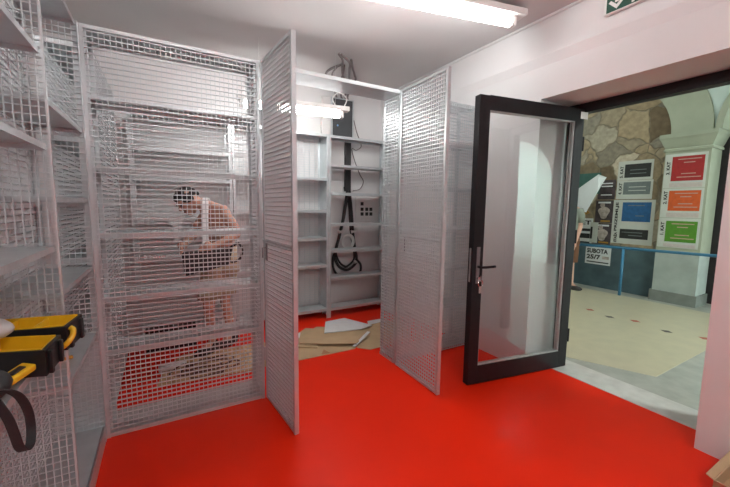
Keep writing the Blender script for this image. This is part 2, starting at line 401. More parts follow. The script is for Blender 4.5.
# ------------------------------------------------------------------ steel shelving
def shelf_plate(x0, x1, y0, y1, z, lip=.028):
    m = MB(); t = .003
    m.box(x0, x1, y0, y1, z-t, z)
    m.box(x0, x1, y0, y0+t, z-lip, z-t); m.box(x0, x1, y1-t, y1, z-lip, z-t)
    m.box(x0, x0+t, y0+t, y1-t, z-lip, z-t); m.box(x1-t, x1, y0+t, y1-t, z-lip, z-t)
    return m
def post_l(x, y, sx, sy, z0, z1, a=.028, t=.003):
    m = MB()
    m.box(min(x, x+sx*a), max(x, x+sx*a), min(y, y+sy*t), max(y, y+sy*t), z0, z1)
    m.box(min(x, x+sx*t), max(x, x+sx*t), min(y+sy*t, y+sy*a), max(y+sy*t, y+sy*a), z0, z1)
    return m
def unit(label, x0, x1, y0, y1, H, shelves, mesh_sides='', group='galvanised shelving units', lip=.028, solid_sides='', skip=''):
    """steel shelving; mesh_sides letters: f front(-y) b back(+y) l left r right"""
    t = thing('shelving_unit', label, 'shelving', ((x0+x1)/2, (y0+y1)/2, 0), group)
    for (x, sx) in ((x0, 1), (x1, -1)):
        for (y, sy) in ((y0, 1), (y1, -1)):
            if (skip == 'far' and sy < 0) or (skip == 'near' and sy > 0): continue
            obj('post', post_l(x, y, sx, sy, 0, H), M['steel'], t)
    g = .0045
    for z in shelves:
        obj('shelf', shelf_plate(x0+.012, x1-.012, y0+.012, y1-.012, z, lip), M['steel'], t)
    for s in mesh_sides:
        m = MB()
        if s == 'f': welded_mesh(m, (x0+.003,y0-.006,.02), (1,0,0), (0,0,1), (0,1,0), x1-x0-.006, H-.02)
        if s == 'b': welded_mesh(m, (x0+.003,y1+.006,.02), (1,0,0), (0,0,1), (0,1,0), x1-x0-.006, H-.02, pu=.07, th=.004, dh=.006)
        if s == 'l': welded_mesh(m, (x0-.006,y0+.003,.02), (0,1,0), (0,0,1), (1,0,0), y1-y0-.006, H-.02)
        if s == 'r': welded_mesh(m, (x1+.006,y0+.003,.02), (0,1,0), (0,0,1), (1,0,0), y1-y0-.006, H-.02)
        obj({'f':'front_mesh','b':'back_mesh','l':'side_mesh','r':'side_mesh'}[s], m, M['wire'], t)
    for s in solid_sides:
        x = x0+.003 if s == 'l' else x1-.006
        obj('side_panel', MB().box(x, x+.003, y0+.004, y1-.004, .03, H-.002), M['steel'], t)
    return t

# left wall: two bays facing the aisle (front edge x = -.36)
bay1 = unit('galvanised shelving nearest the camera at left holding the yellow and black tool boxes', -.60, -.36, .90, 1.785, 2.75, (.13, .93, 1.28, 1.665, 2.01, 2.72), 'l', lip=.022, skip='far')
dv = MB(); welded_mesh(dv, (-.598, 1.778, .03), (1,0,0), (0,0,1), (0,1,0), .236, 2.70, pu=.0236, pv=.030, th=.003, dh=.008)
dv.box(-.365, -.358, 1.770, 1.786, 0, 2.75); dv.box(-.602, -.595, 1.770, 1.786, 0, 2.75)
obj('divider_mesh', dv, M['wire'], bay1)
bay2 = unit('galvanised shelving along the left side, in the corner beside the large mesh front', -.60, -.36, 1.80, 2.535, 2.42, (.10, .69, 1.085, 1.47, 1.85, 2.42), 'l', lip=.022, skip='near')
em = MB(); welded_mesh(em, (-.598, 2.518, .10), (1,0,0), (0,0,1), (0,1,0), .236, 2.30)
obj('end_mesh', em, M['wire'], bay2)
obj('end_panel', MB().box(-.598,-.364,2.526,2.529,0,.668), M['steel'], bay2)
obj('kick_plate', MB().box(-.365, -.362, 1.83, 2.505, .0, .10), M['steel'], bay2)
# bay behind the screen on the left side of the inner room
unit('galvanised shelving deep inside at left, seen only through the large mesh front', -.60, -.36, 2.83, 4.0, 2.42, (.10, .69, 1.085, 1.47, 1.85, 2.42), 'lr')

# unit A with the large mesh front
A = unit('wide galvanised shelving unit with full mesh front, the man visible behind it', -.360, .605, 2.556, 2.80, 2.42, (.04, .543, .881, 1.268, 1.66, 2.055, 2.42), 'f', solid_sides='l')
obj('side_mesh', welded_mesh(MB(), (.597,2.575,.03), (0,1,0), (0,0,1), (1,0,0), .20, 2.36), M['wire'], A)
for (x0, x1) in ((-.362, -.340), (.587, .607)):
    obj('front_stile', MB().box(x0, x1, 2.538, 2.544, .0, 2.42), M['steel'], A)
obj('bottom_rail', MB().box(-.340, .587, 2.538, 2.544, .004, .03), M['steel'], A)
obj('top_rail', MB().box(-.340, .587, 2.538, 2.544, 2.40, 2.42), M['steel'], A)
# unit B right of the passage
B = unit('galvanised shelving unit with mesh front, right of the passage and behind the glass door', 1.80, 2.72, 2.556, 2.80, 2.42, (.05, .47, .84, 1.245, 1.63, 2.055, 2.42), 'flb')
for (x0, x1) in ((1.797, 1.82), (2.26, 2.28)):
    obj('front_stile', MB().box(x0, x1, 2.538, 2.544, .0, 2.42), M['steel'], B)
obj('side_rail', MB().box(1.786, 1.79, 2.56, 2.80, 1.19, 1.215), M['steel'], B)
obj('side_rail', MB().box(1.786, 1.79, 2.56, 2.80, .004, .03), M['steel'], B)
# header panel bridging A and B
hd = MB(); hd.box(.607, 1.797, 2.55, 2.80, 2.40, 2.404); hd.box(.607, 1.797, 2.55, 2.554, 2.404, 2.428); hd.box(.607, 1.797, 2.796, 2.80, 2.404, 2.428)
solo('overhead_panel', hd, M['steel'], 'flat grey steel panel bridging the top of the passage between the shelving', 'panel', (1.2, 2.675, 2.40))

# mesh gates, hinged on A and B, swung towards the camera
def gate(label, hinge, tip, H, latch_side):
    h, t = Vector((*hinge, 0)), Vector((*tip, 0)); d = t-h; W = d.length; ang = math.atan2(d.y, d.x)
    r = thing('mesh_gate', label, 'gate', (h.x, h.y, 0), 'open mesh gates of the passage', ang)
    z0 = .012
    f = MB()
    f.box(0, .022, -.014, .014, z0, H); f.box(W-.022, W, -.014, .014, z0, H)
    f.box(.022, W-.022, -.012, .012, z0, z0+.02); f.box(.022, W-.022, -.012, .012, H-.018, H)
    obj('gate_frame', f, M['steel'], r, local=True)
    m = MB(); welded_mesh(m, (.02, 0, z0+.01), (1,0,0), (0,0,1), (0,1,0), W-.04, H-z0-.02, t=.0034, d=.009, th=.0062, dh=.013)
    obj('mesh_infill', m, M['wire'], r, local=True)
    obj('middle_rail', MB().box(.022, W-.022, -.010, .010, 1.185, 1.197), M['steel'], r, local=True)
    for z in (.35, 2.05):
        obj('hinge', MB().tube([(-.006,latch_side*.016,z-.05),(-.006,latch_side*.016,z+.05)], .008, 8), M['steel'], r, local=True)
    l = MB().box(.055, .085, latch_side*.013, latch_side*.019, 1.06, 1.18)
    l.tube([(.07, latch_side*.02, 1.15), (.07, latch_side*.045, 1.15), (.07, latch_side*.045, 1.08)], .005, 6)
    obj('latch', l, M['steel_dark'], r, local=True)
    return r
gate('open mesh gate left of the passage, its hinge on the large mesh front', (.628,2.53), (.672,2.0), 2.42, -1)
gate('open mesh gate right of the passage, in front of the glass door', (1.79,2.52), (1.772,1.93), 2.42, 1)

# back wall units
unit('low-lit galvanised shelving on the back wall behind the man', -.26, .66, 4.05, 4.33, 2.31, (.12, .55, .90, 1.30, 1.70, 1.99, 2.31), 'b', group='galvanised shelving units', solid_sides='l')
unit('galvanised shelving on the back wall, left of the black cables, seen through the passage', .67, 1.795, 4.05, 4.33, 2.315, (.125, .696, 1.041, 1.389, 1.782, 2.312), 'b', solid_sides='r', lip=.032)
unit('galvanised shelving on the back wall with the hanging black cables inside', 1.80, 2.70, 4.05, 4.28, 2.31, (.12, .526, .876, 1.217, 1.611, 1.958, 2.31), '', solid_sides='lr', lip=.032)

# ------------------------------------------------------------------ wall fittings and cables at the back
yw = 4.37
pn = MB().box(1.975, 2.27, yw-.03, yw, 2.345, 2.838)
t = thing('electrical_panel', 'dark grey electrical panel on the back wall behind the hanging lamp', 'panel', (2.12, yw-.015, 2.345))
obj('panel_board', pn, M['panel'], t)
obj('panel_frame', MB().box(1.955,1.975,yw-.04,yw,2.33,2.85).box(2.27,2.285,yw-.04,yw,2.33,2.85).box(1.975,2.27,yw-.04,yw,2.33,2.345).box(1.975,2.27,yw-.04,yw,2.838,2.85), M['steel'], t)
obj('indicator_light', MB().tube([(2.05,yw-.03,2.50),(2.05,yw-.038,2.50)], .012, 12), mat('blue_indicator', (.2,.4,.7), .3), t)
solo('wall_duct', MB().box(2.165, 2.25, yw-.045, yw, 1.64, 2.343), M['cable'], 'black upright cable duct below the dark panel', 'duct', (2.207, yw, 1.64), bevel=.006)
solo('conduit_box', MB().box(1.82, 1.945, yw-.05, yw, 2.36, 2.84), M['switch'], 'tall pale wall box left of the dark electrical panel', 'box', (1.88, yw, 2.36), bevel=.006)
yc = 4.325
t = thing('cable_loop', 'thick black cable bundle hanging in a narrow inner loop below the duct', 'cable', (2.2, yc, 1.64), 'hanging black cables')
L1 = [(2.19,1.66),(2.188,1.605),(2.149,1.382),(2.128,1.25),(2.074,1.033),(2.023,.852),(2.007,.743),(2.076,.608),(2.2,.553),(2.326,.627),(2.347,.721),(2.324,.836),(2.292,1.026),(2.271,1.249),(2.26,1.382),(2.232,1.607),(2.225,1.66)]
pth = smooth_path([(x, yc+.0, z) for x, z in L1], 6)
obj('cable_run', MB().tube(pth, .020, 8), M['cable'], t, smooth=True)
obj('cable_run', MB().tube([(p.x+(.03 if p.x<2.19 else -.03), p.y+.015, p.z+.04) for p in pth], .014, 8), M['cable'], t, smooth=True)
for x, z in ((2.09, 1.09), (2.285, 1.09), (2.335, .66), (2.02, .84)):
    obj('cable_tie', MB().tube([(x-.03,yc-.002,z-.006),(x+.03,yc-.002,z+.006)], .024, 8), M['tie'], t, label='white cable tie')
t2 = solo('cable_loop', MB().tube(smooth_path([(2.03,yc-.02,.88),(2.0,yc-.02,.80),(1.975,yc-.02,.745),(1.975,yc-.02,.616),(2.036,yc-.02,.507),(2.18,yc-.02,.464),(2.328,yc-.02,.474),(2.401,yc-.02,.526),(2.40,yc-.02,.622),(2.338,yc-.02,.703),(2.31,yc-.02,.86)], 6), .017, 8), M['cable'],
     'black cable hanging in the wider and lower outer loop', 'cable', (2.2, yc-.02, .464), 'hanging black cables', smooth=True)
cl = MB()
for k in range(4):
    cl.tube([(2.19+(.098-.008*k)*math.cos(a), 4.29+.004*k, .955+(.105-.008*k)*math.sin(a)) for a in [2*PI*i/28 for i in range(28)]], .009, 6, closed=True)
solo('cable_coil', cl, M['tie'], 'round coil of white cable hanging between the black loops', 'cable', (2.19, 4.29, .85), smooth=True)
th = smooth_path([(x, yc+.02, z) for x, z in ((2.295,2.597),(2.344,2.44),(2.394,2.336),(2.411,2.255),(2.335,2.205),(2.268,2.215),(2.317,2.054),(2.399,1.879),(2.456,1.783),(2.402,1.682),(2.289,1.65))], 6)
solo('thin_wire', MB().tube(th, .006, 6), M['cable_grey'], 'thin grey wire curling down the wall right of the black duct', 'wire', (2.3, yc+.02, 1.65), smooth=True)
t = thing('socket_plate', 'light grey plate with small black sockets on the back wall', 'socket', (2.53, yw-.01, 1.25))
obj('plate', MB().box(2.345, 2.71, yw-.012, yw, 1.255, 1.57), M['switch'], t, bevel=.004)
for x, z in ((2.444,1.475),(2.445,1.398),(2.522,1.398),(2.59,1.398),(2.446,1.331),(2.523,1.331),(2.591,1.331)):
    obj('socket', MB().box(x-.024, x+.024, yw-.018, yw-.012, z-.024, z+.024), M['socket'], t, bevel=.003)
# wires coming out of the ceiling
t = thing('ceiling_wires', 'tangle of loose grey wires coming out of the ceiling above the passage', 'wire', (1.8, 3.7, ZC))
for k, P in enumerate([
    [(1.60,3.37,2.97),(1.66,3.40,2.93),(1.73,3.55,2.925),(1.86,3.80,2.93),(1.98,3.98,2.94),(2.10,4.34,2.90),(2.12,4.345,2.84)],
    [(1.62,3.36,2.965),(1.74,3.40,2.92),(1.80,3.52,2.90),(1.93,3.78,2.915),(2.06,4.0,2.94),(2.16,4.34,2.90),(2.17,4.345,2.84)],
    [(1.73,3.55,2.95),(1.66,3.66,2.93),(1.66,3.80,2.935),(1.72,3.95,2.95),(1.86,4.10,2.96),(2.02,4.34,2.90),(2.04,4.345,2.84)],
    [(1.78,3.44,2.97),(1.86,3.56,2.94),(1.97,3.72,2.935),(2.09,3.93,2.95),(2.20,4.34,2.91),(2.21,4.345,2.84)],
    [(1.70,3.60,2.94),(1.70,3.74,2.91),(1.80,3.93,2.92),(1.90,3.97,2.94),(1.86,3.80,2.95),(1.76,3.56,2.95)]]):
    obj('wire', MB().tube(smooth_path(P, 6), .013 if k != 4 else .009, 6), M['cable_grey'], t, smooth=True)

# ------------------------------------------------------------------ glass door
D0 = Vector((3.150, 1.785, 0)); D1 = Vector((2.082, 1.958, 0)); dd = D1-D0; DW = dd.length
door = bpy.data.objects.new('door_1', None); COL.objects.link(door); door.location = D0; door.rotation_euler = (0,0,math.atan2(dd.y, dd.x)); door['kind'] = 'structure'
tag(door, 'open glass door leaf with black aluminium frame, standing on the red floor', 'door')
ZB, ZT, ST = .012, 2.285, .095
f = MB()
f.box(0, ST, -.03, .03, ZB, ZT); f.box(DW-ST, DW, -.03, .03, ZB, ZT); f.box(ST, DW-ST, -.03, .03, ZB, ZB+.15); f.box(ST, DW-ST, -.03, .03, ZT-.105, ZT)
obj('door_frame', f, M['black_alu'], door, local=True, bevel=.003)
obj('glass_pane', MB().box(ST-.008, DW-ST+.008, -.005, .005, ZB+.142, ZT-.097), M['glass'], door, local=True)
gk = MB()
for s in (-1, 1):
    y0, y1 = sorted((s*.006, s*.022))
    gk.box(ST, ST+.012, y0, y1, ZB+.15, ZT-.105); gk.box(DW-ST-.008, DW-ST, y0, y1, ZB+.15, ZT-.105)
    gk.box(ST+.012, DW-ST-.008, y0, y1, ZB+.15, ZB+.158); gk.box(ST+.012, DW-ST-.008, y0, y1, ZT-.111, ZT-.105)
obj('glazing_bead', gk, M['rubber'], door, local=True)
# local +y faces the camera side?  leaf runs towards -x, so local -y faces +y world; camera side is local +y
hx = DW-.048
hb = MB().box(hx-.016, hx+.016, .030, .037, .85, 1.14)
obj('lock_plate', hb, M['steel_dark'], door, local=True, bevel=.003)
hn = MB().tube([(hx,.03,.985),(hx,.075,.985)], .011, 10); hn.tube(smooth_path([(hx,.075,.985),(hx-.04,.082,.985),(hx-.13,.080,.987)], 4), .010, 10)
obj('lever_handle', hn, M['black_alu'], door, local=True, smooth=True)
ky = MB().tube([(hx-.002,.03,.895),(hx-.002,.055,.895)], .012, 10); ky.box(hx-.004,hx+.001,.05,.075,.87,.92)
ky.tube([(hx-.003+.022*math.cos(a),.07,.858+.026*math.sin(a)) for a in [2*PI*i/14 for i in range(14)]], .003, 5, closed=True)
ky.box(hx-.012,hx+.010,.068,.072,.78,.835)
obj('key', ky, M['chrome'], door, local=True, label='silver key with ring in the lock')
obj('strike_plate', MB().box(DW, DW+.003, -.011, .011, .86, 1.13), M['chrome'], door, local=True)
for z in (.3, 1.2, 2.0):
    obj('door_hinge', MB().tube([(-.012,.022,z-.06),(-.012,.022,z+.06)], .011, 8), M['black_alu'], door, local=True)
fr = MB()
fr.box(3.165, 3.245, 1.825, 1.903, 0, 2.345); fr.box(3.165, 3.245, .732, .80, 0, 2.345); fr.box(3.165, 3.245, .80, 1.825, 2.265, 2.343)
struct('trim_12', fr, M['black_alu'])
obj('hinge_sticker', MB().box(-.035, .045, .031, .034, 2.205, 2.262), M['exit_white'], door, local=True, label='small white sticker at the hinge corner')

# ------------------------------------------------------------------ exit sign on the right wall
t = thing('exit_sign', 'green exit sign with white arrow and running figure above the doorway', 'sign', (2.715, 1.26, 2.762))
sx = 2.700
obj('sign_box', MB().box(sx, 2.728, 1.08, 1.43, 2.772, 2.93), M['exit_white'], t, bevel=.003)
obj('sign_face', MB().box(sx-.0015, sx, 1.088, 1.414, 2.778, 2.924), M['exit_green'], t)
ar_ = MB()
def signpoly(P): ar_.poly([(sx-.0015, y, z) for y, z in P], (-.0012,0,0))
signpoly([(1.362,2.905),(1.340,2.905),(1.340,2.83),(1.362,2.83)])
signpoly([(1.402,2.838),(1.388,2.850),(1.351,2.815),(1.351,2.787)]); signpoly([(1.300,2.838),(1.314,2.850),(1.351,2.815),(1.351,2.787)])
obj('arrow', ar_, M['exit_white'], t)
ar_ = MB()
signpoly([(1.262,2.905),(1.246,2.905),(1.246,2.785),(1.262,2.785)])
signpoly([(1.20,2.895),(1.16,2.895),(1.15,2.845),(1.19,2.84)])
signpoly([(1.19,2.85),(1.165,2.84),(1.21,2.79),(1.235,2.795)]); signpoly([(1.17,2.85),(1.15,2.845),(1.125,2.80),(1.145,2.79)])
signpoly([(1.195,2.893),(1.20,2.88),(1.235,2.86),(1.24,2.87)])
signpoly([(1.175+.014*math.cos(a), 2.911+.011*math.sin(a)) for a in [2*PI*i/12 for i in range(12)]])
obj('running_figure', ar_, M['exit_white'], t)

# ------------------------------------------------------------------ posters in the hall
def poster(label, x, ya, yb, za, zb, mt=None, extra=None, cat='poster', group='posters on the hall wall', name='poster'):
    t = thing(name, label, cat, (x, (ya+yb)/2, za), group)
    obj('paper_sheet', MB().box(x-.004, x, min(ya,yb), max(ya,yb), za, zb), mt or M['paper'], t)
    return t
def block(t, x, ya, yb, za, zb, m, name='colour_panel', lab=None):
    return obj(name, MB().box(x-.0065, x-.004, min(ya,yb), max(ya,yb), za, zb), M[m], t, label=lab)
XD, ZU = (0,-1,0), (0,0,1)
def up_text(t, s, x, y, z, length, height, m='ink'):       # reads upwards
    return text_mesh(s, .1, (x-.006, y, z), (0,0,1), (0,1,0), M[m], .002, fit=length, tall=height, parent=t)
def flat_text(t, s, x, y, z, length, height, m='ink'):
    return text_mesh(s, .1, (x-.0075, y, z), (0,-1,0), (0,0,1), M[m], .002, fit=length, tall=height, parent=t)
xp = 6.80
for (lab, n, z0, z1, c0, c1, mm) in (
    ('white poster with dark red panel, topmost on the green pillar', '3. KAT', 1.775, 2.285, 1.88, 2.245, 'p_red'),
    ('white poster with orange panel, in the middle of the green pillar', '2. KAT', 1.325, 1.768, 1.43, 1.735, 'p_orange'),
    ('white poster with bright green panel, lowest on the pillar above the blue rail', '1. KAT', .865, 1.318, .955, 1.275, 'p_green')):
    t = poster(lab, xp, 2.015, 2.51, z0, z1, group='colour panel posters')
    block(t, xp, 2.045, 2.42, c0, c1, mm)
    block(t, xp, 2.045, 2.43, z0+.01, c0-.03, 'pinkpaper', 'text_strip')
    up_text(t, n, xp, 2.44, c0+.10, .20, .045).rotation_euler = (0,0,0)
    for k, (yy0, ln, zz) in enumerate(((2.35, .27, c1-.05), (2.28, .13, c1-.10), (2.30, .17, c0+.10), (2.35, .28, c0+.05))):
        block(t, xp-.002, yy0-ln, yy0, zz, zz+.014, 'lightprint', 'text_line')
xs = 6.95; k = xs/6.8
def Yz(y): return y*k
def Zz(z): return 1.45+(z-1.45)*k
for (lab, n, ya, yb, z0, z1, c0, c1, mm) in (
    ('white poster with black panel, topmost on the stone wall beside the pillar', '5. KAT', 2.655, 3.155, 1.93, 2.245, 1.97, 2.19, 'p_black'),
    ('white poster with dull grey panel, below the black topped one on the stone wall', '4. KAT', 2.64, 3.155, 1.615, 1.925, 1.69, 1.895, 'p_grey')):
    t = poster(lab, xs, Yz(ya), Yz(yb), Zz(z0), Zz(z1), group='colour panel posters')
    block(t, xs, Yz(ya+.03), Yz(yb-.10), Zz(c0), Zz(c1), mm)
    up_text(t, n, xs, Yz(yb-.08), Zz(c0), .20, .05)
    for zz in (.06, .12): block(t, xs-.002, Yz(ya+.09), Yz(yb-.18), Zz(c0)+zz, Zz(c0)+zz+.012, 'p_grey' if mm == 'p_black' else 'paper', 'text_line')
t = poster('tall white poster with blue panel over black panel on the stone wall', xs, Yz(2.58), Yz(3.18), Zz(.86), Zz(1.60), group='colour panel posters')
block(t, xs, Yz(2.63), Yz(3.04), Zz(1.24), Zz(1.56), 'p_blue'); block(t, xs, Yz(2.64), Yz(3.05), Zz(.95), Zz(1.11), 'p_black')
up_text(t, 'PRIZEMLJE', xs, Yz(3.09), Zz(1.07), .50, .055); up_text(t, 'ETAŽA', xs, Yz(3.09), Zz(.88), .17, .055)
for zz, ln in ((1.50,.24),(1.33,.12),(1.05,.30),(1.0,.2)):
    block(t, xs-.002, Yz(2.72), Yz(2.72+ln), Zz(zz), Zz(zz)+.013, 'p_grey', 'text_line')
# picture posters
for (lab, ya, yb, z0, z1) in (('dark picture poster of a pale figure, upper of the two beside the blue panel poster', 3.185, 3.47, 1.20, 1.595),
                              ('dark picture poster of a pale figure, lower of the two, just above the rail', 3.185, 3.475, .82, 1.19)):
    t = poster(lab, xs, Yz(ya), Yz(yb), Zz(z0), Zz(z1), mt=M['photo_dark'], group='picture posters')
    cy, cz = Yz((ya+yb)/2), Zz((z0+z1)/2)
    fg = MB(); 
    fg.poly([(xs-.0045, cy+.09*math.cos(a)*(1+.25*math.sin(3*a)), cz-.02+.11*math.sin(a)) for a in [2*PI*i/20 for i in range(20)]], (-.002,0,0))
    fg.poly([(xs-.0045, cy+.03+.04*math.cos(a), cz+.115+.04*math.sin(a)) for a in [2*PI*i/14 for i in range(14)]], (-.002,0,0))
    obj('printed_figure', fg, M['photo_skin'], t)
    block(t, xs, Yz(ya+.04), Yz(yb-.04), Zz(z1)-.055, Zz(z1)-.025, 'sheet', 'title_strip')
    block(t, xs, Yz(ya+.03), Yz(yb-.10), Zz(z0)+.015, Zz(z0)+.045, 'ochre', 'caption_strip')
t = poster('small dark poster with white print above the picture posters', xs, Yz(3.175), Yz(3.45), Zz(1.61), Zz(1.95), mt=M['photo_dark'])
for zz in (1.88, 1.83, 1.68): block(t, xs, Yz(3.22), Yz(3.40), Zz(zz), Zz(zz)+.02, 'sheet', 'text_line')
t = poster('white poster with heavy black lettering SUBOTA hanging below the rail', 6.925, Yz(3.145), Yz(3.57), Zz(.445), Zz(.775), mt=M['sheet'])
flat_text(t, 'SUBOTA', 6.925, Yz(3.545), Zz(.645), .36, .085); flat_text(t, '25/7', 6.925, Yz(3.545), Zz(.535), .24, .085)
block(t, 6.925, Yz(3.17), Yz(3.54), Zz(.475), Zz(.495), 'ink', 'text_line'); block(t, 6.925, Yz(3.17), Yz(3.28), Zz(.55), Zz(.60), 'photo_skin', 'text_line')
t = poster('white poster with black lettering next to the standing person', xs, Yz(3.495), Yz(3.87), Zz(.66), Zz(1.27), mt=M['sheet'])
flat_text(t, 'JET', xs, Yz(3.76), Zz(1.13), .24, .10)
for zz, h2 in ((1.03,.05),(.90,.09),(.76,.08)): block(t, xs, Yz(3.53), Yz(3.75), Zz(zz), Zz(zz)+h2, 'p_black', 'text_line')
t = poster('narrow white poster with dark marks between the lettered poster and picture posters', xs-.006, Yz(3.40), Yz(3.53), Zz(.83), Zz(1.20), mt=M['paper'])
block(t, xs-.006, Yz(3.49), Yz(3.525), Zz(.9), Zz(1.12), 'ink', 'text_line')
# large white sheet peeling off the wall
sh = MB()
sh.poly([(6.72,3.95,1.68),(6.70,3.42,2.05),(6.72,3.30,1.99),(6.62,3.38,1.74),(6.58,3.52,1.38),(6.62,3.93,1.45)], (.012,.0,.0))
solo('paper_banner', sh, M['sheet'], 'large white sheet drooping off the stone wall above the lettered posters', 'banner', (6.7, 3.6, 1.38))
oc = MB().poly([(6.70,3.62,1.46),(6.70,3.52,1.37),(6.70,3.60,1.33),(6.70,3.86,1.36),(6.70,3.90,1.44)], (.02,0,0))
solo('ochre_scrap', oc, M['ochre'], 'ochre scrap hanging under the drooping white sheet', 'scrap', (6.71, 3.7, 1.33))
# blue rail
t = thing('handrail', 'blue painted pipe rail in front of the pillar and posters', 'railing', (6.6, 3.0, 0))
obj('top_rail', MB().tube([(6.6,.6,.835),(6.6,1.74,.82),(6.6,3.5,.79),(6.6,5.6,.77)], .022, 10), M['rail'], t, smooth=True)
for y in (.65, 2.885, 5.2): obj('rail_post', MB().tube([(6.6,y,.0),(6.6,y,.80)], .022, 10), M['rail'], t, smooth=True)

# ------------------------------------------------------------------ things on the inner floor
def sheet(label, name, m, pts, z, th, cat, group=None):
    return solo(name, MB().poly([(x, y, z) for x, y in pts], (0,0,th)), m, label, cat, (pts[0][0], pts[0][1], z), group)
sheet('large flattened cardboard sheet on the red floor in the passage', 'cardboard_sheet', M['cardboard'], [(.66,3.06),(1.02,3.03),(1.63,3.02),(1.72,3.10),(1.90,3.44),(1.40,3.82),(1.15,3.60),(.72,3.62)], .001, .004, 'cardboard', 'flattened cardboard')
sheet('cardboard sheet at the right end of the passage, beside the mesh gate post', 'cardboard_sheet', M['cardboard'], [(1.66,3.03),(1.76,2.93),(2.30,2.95),(2.55,3.50),(2.25,3.66),(1.93,3.46)], .001, .004, 'cardboard', 'flattened cardboard')
ub = MB(); G = [[(1.16,3.34,.030),(1.40,3.19,.034),(1.66,3.05,.040),(1.80,3.16,.020)],[(1.19,3.46,.016),(1.46,3.40,.018),(1.74,3.30,.020),(1.90,3.30,.014)],[(1.24,3.58,.010),(1.52,3.78,.010),(1.80,3.60,.010),(1.99,3.44,.010)]]
for a in range(2):
    for b in range(3):
        P = [G[a][b],G[a][b+1],G[a+1][b+1],G[a+1][b]]
        ub.quad_block(P+[(x,y,z+.005) for x,y,z in P])
ub.quad_block([(1.12,3.30,.007),(1.30,3.20,.007),(1.32,3.26,.007),(1.14,3.37,.007),(1.12,3.30,.026),(1.30,3.20,.020),(1.32,3.26,.022),(1.14,3.37,.028)])
solo('cardboard_sheet', ub, M['cardboard'], 'upper cardboard sheet with raised dark edge lying across the passage', 'cardboard', (1.5,3.4,.006), 'flattened cardboard')

sheet('pale cardboard sheet on the floor behind the mesh front, under the dark cables', 'cardboard_sheet', M['cardboard'], [(-.10,3.08),(.60,3.03),(.93,3.16),(.85,3.62),(.10,3.66),(-.06,3.40)], .006, .004, 'cardboard', 'flattened cardboard')
sheet('white foam sheet folded on the cardboard in the passage', 'foam_sheet', M['foam'], [(1.50,3.50),(1.92,3.42),(2.10,3.47),(1.93,3.86),(1.66,3.84)], .027, .010, 'packaging', 'white packaging on the floor')
sheet('small white plastic scrap at the left edge of the passage floor', 'plastic_scrap', M['foam'], [(1.04,3.50),(1.22,3.52),(1.28,3.66),(1.10,3.68)], .018, .006, 'packaging', 'white packaging on the floor')
sheet('white plastic scrap on the cardboard beside the right mesh gate', 'plastic_scrap', M['foam'], [(2.10,3.56),(2.38,3.58),(2.34,3.68),(2.16,3.68)], .008, .006, 'packaging', 'white packaging on the floor')
solo('white_strip', MB().poly([(1.615,3.045,.02),(1.65,3.03,.02),(1.94,3.24,.05),(1.92,3.27,.05)], (0,0,.006)), M['foam'], 'narrow white strip lying on the front edge of the cardboard', 'strip', (1.63, 3.04, .02))
solo('torn_scrap', MB().poly([(1.28,3.05,.006),(1.36,3.04,.006),(1.34,3.14,.006)], (0,0,.004)), M['card_dark'], 'small reddish brown torn scrap on the cardboard in front of the raised edge', 'scrap', (1.3,3.08,.006))
# dark cable tangle seen through the mesh front
cb = MB()
for i in range(6):
    cx, cy = .30+random.uniform(-.13,.13), 3.22+random.uniform(-.07,.07); a0 = random.uniform(0, 6)
    P = [(cx+(.16+.05*random.random())*math.cos(a0+j*.5), cy+(.09+.03*random.random())*math.sin(a0+j*.5), .018+.008*i+.006*random.random()) for j in range(11)]
    cb.tube(smooth_path(P, 4), .0065, 6)
solo('cable_heap', cb, M['cable_brown'], 'heap of dark cable on the cardboard behind the mesh front', 'cable', (.30, 3.22, .005), smooth=True)
solo('foil_roll', MB().tube([(-.09,3.36,.035),(.02,3.38,.035),(.12,3.40,.035)], [.028,.032,.028], 12), M['foam'], 'short white roll on the floor left of the cable heap', 'roll', (0.0, 3.38, .0), smooth=True)
solo('low_bench', MB().box(-.20, .24, 3.86, 3.99, 0, .20).box(-.20,.24,3.84,3.99,.20,.22), M['black_plastic'], 'low dark box on the floor behind the man, below the shelving', 'box', (0, 3.92, 0), bevel=.005)
# box at the lower right corner
t = thing('cardboard_box', 'open brown cardboard box on the red floor at the lower right corner', 'box', (2.55, .40, 0))
bx = MB()
for a in ((2.37,2.74,.535,.54),(2.37,2.74,.25,.255),(2.37,2.375,.255,.535),(2.735,2.74,.255,.535)): bx.box(*a, 0, .085)
bx.box(2.375,2.735,.255,.535,0,.006)
obj('carton', bx, M['cardboard'], t)
obj('flap', MB().obox((2.37,.54,.085),(.37,0,0),(0,.03,.012),(0,0,.004)), M['cardboard'], t)
obj('flap', MB().obox((2.37,.25,.085),(0,.28,0),(-.03,0,.015),(0,0,.004)), M['cardboard'], t)

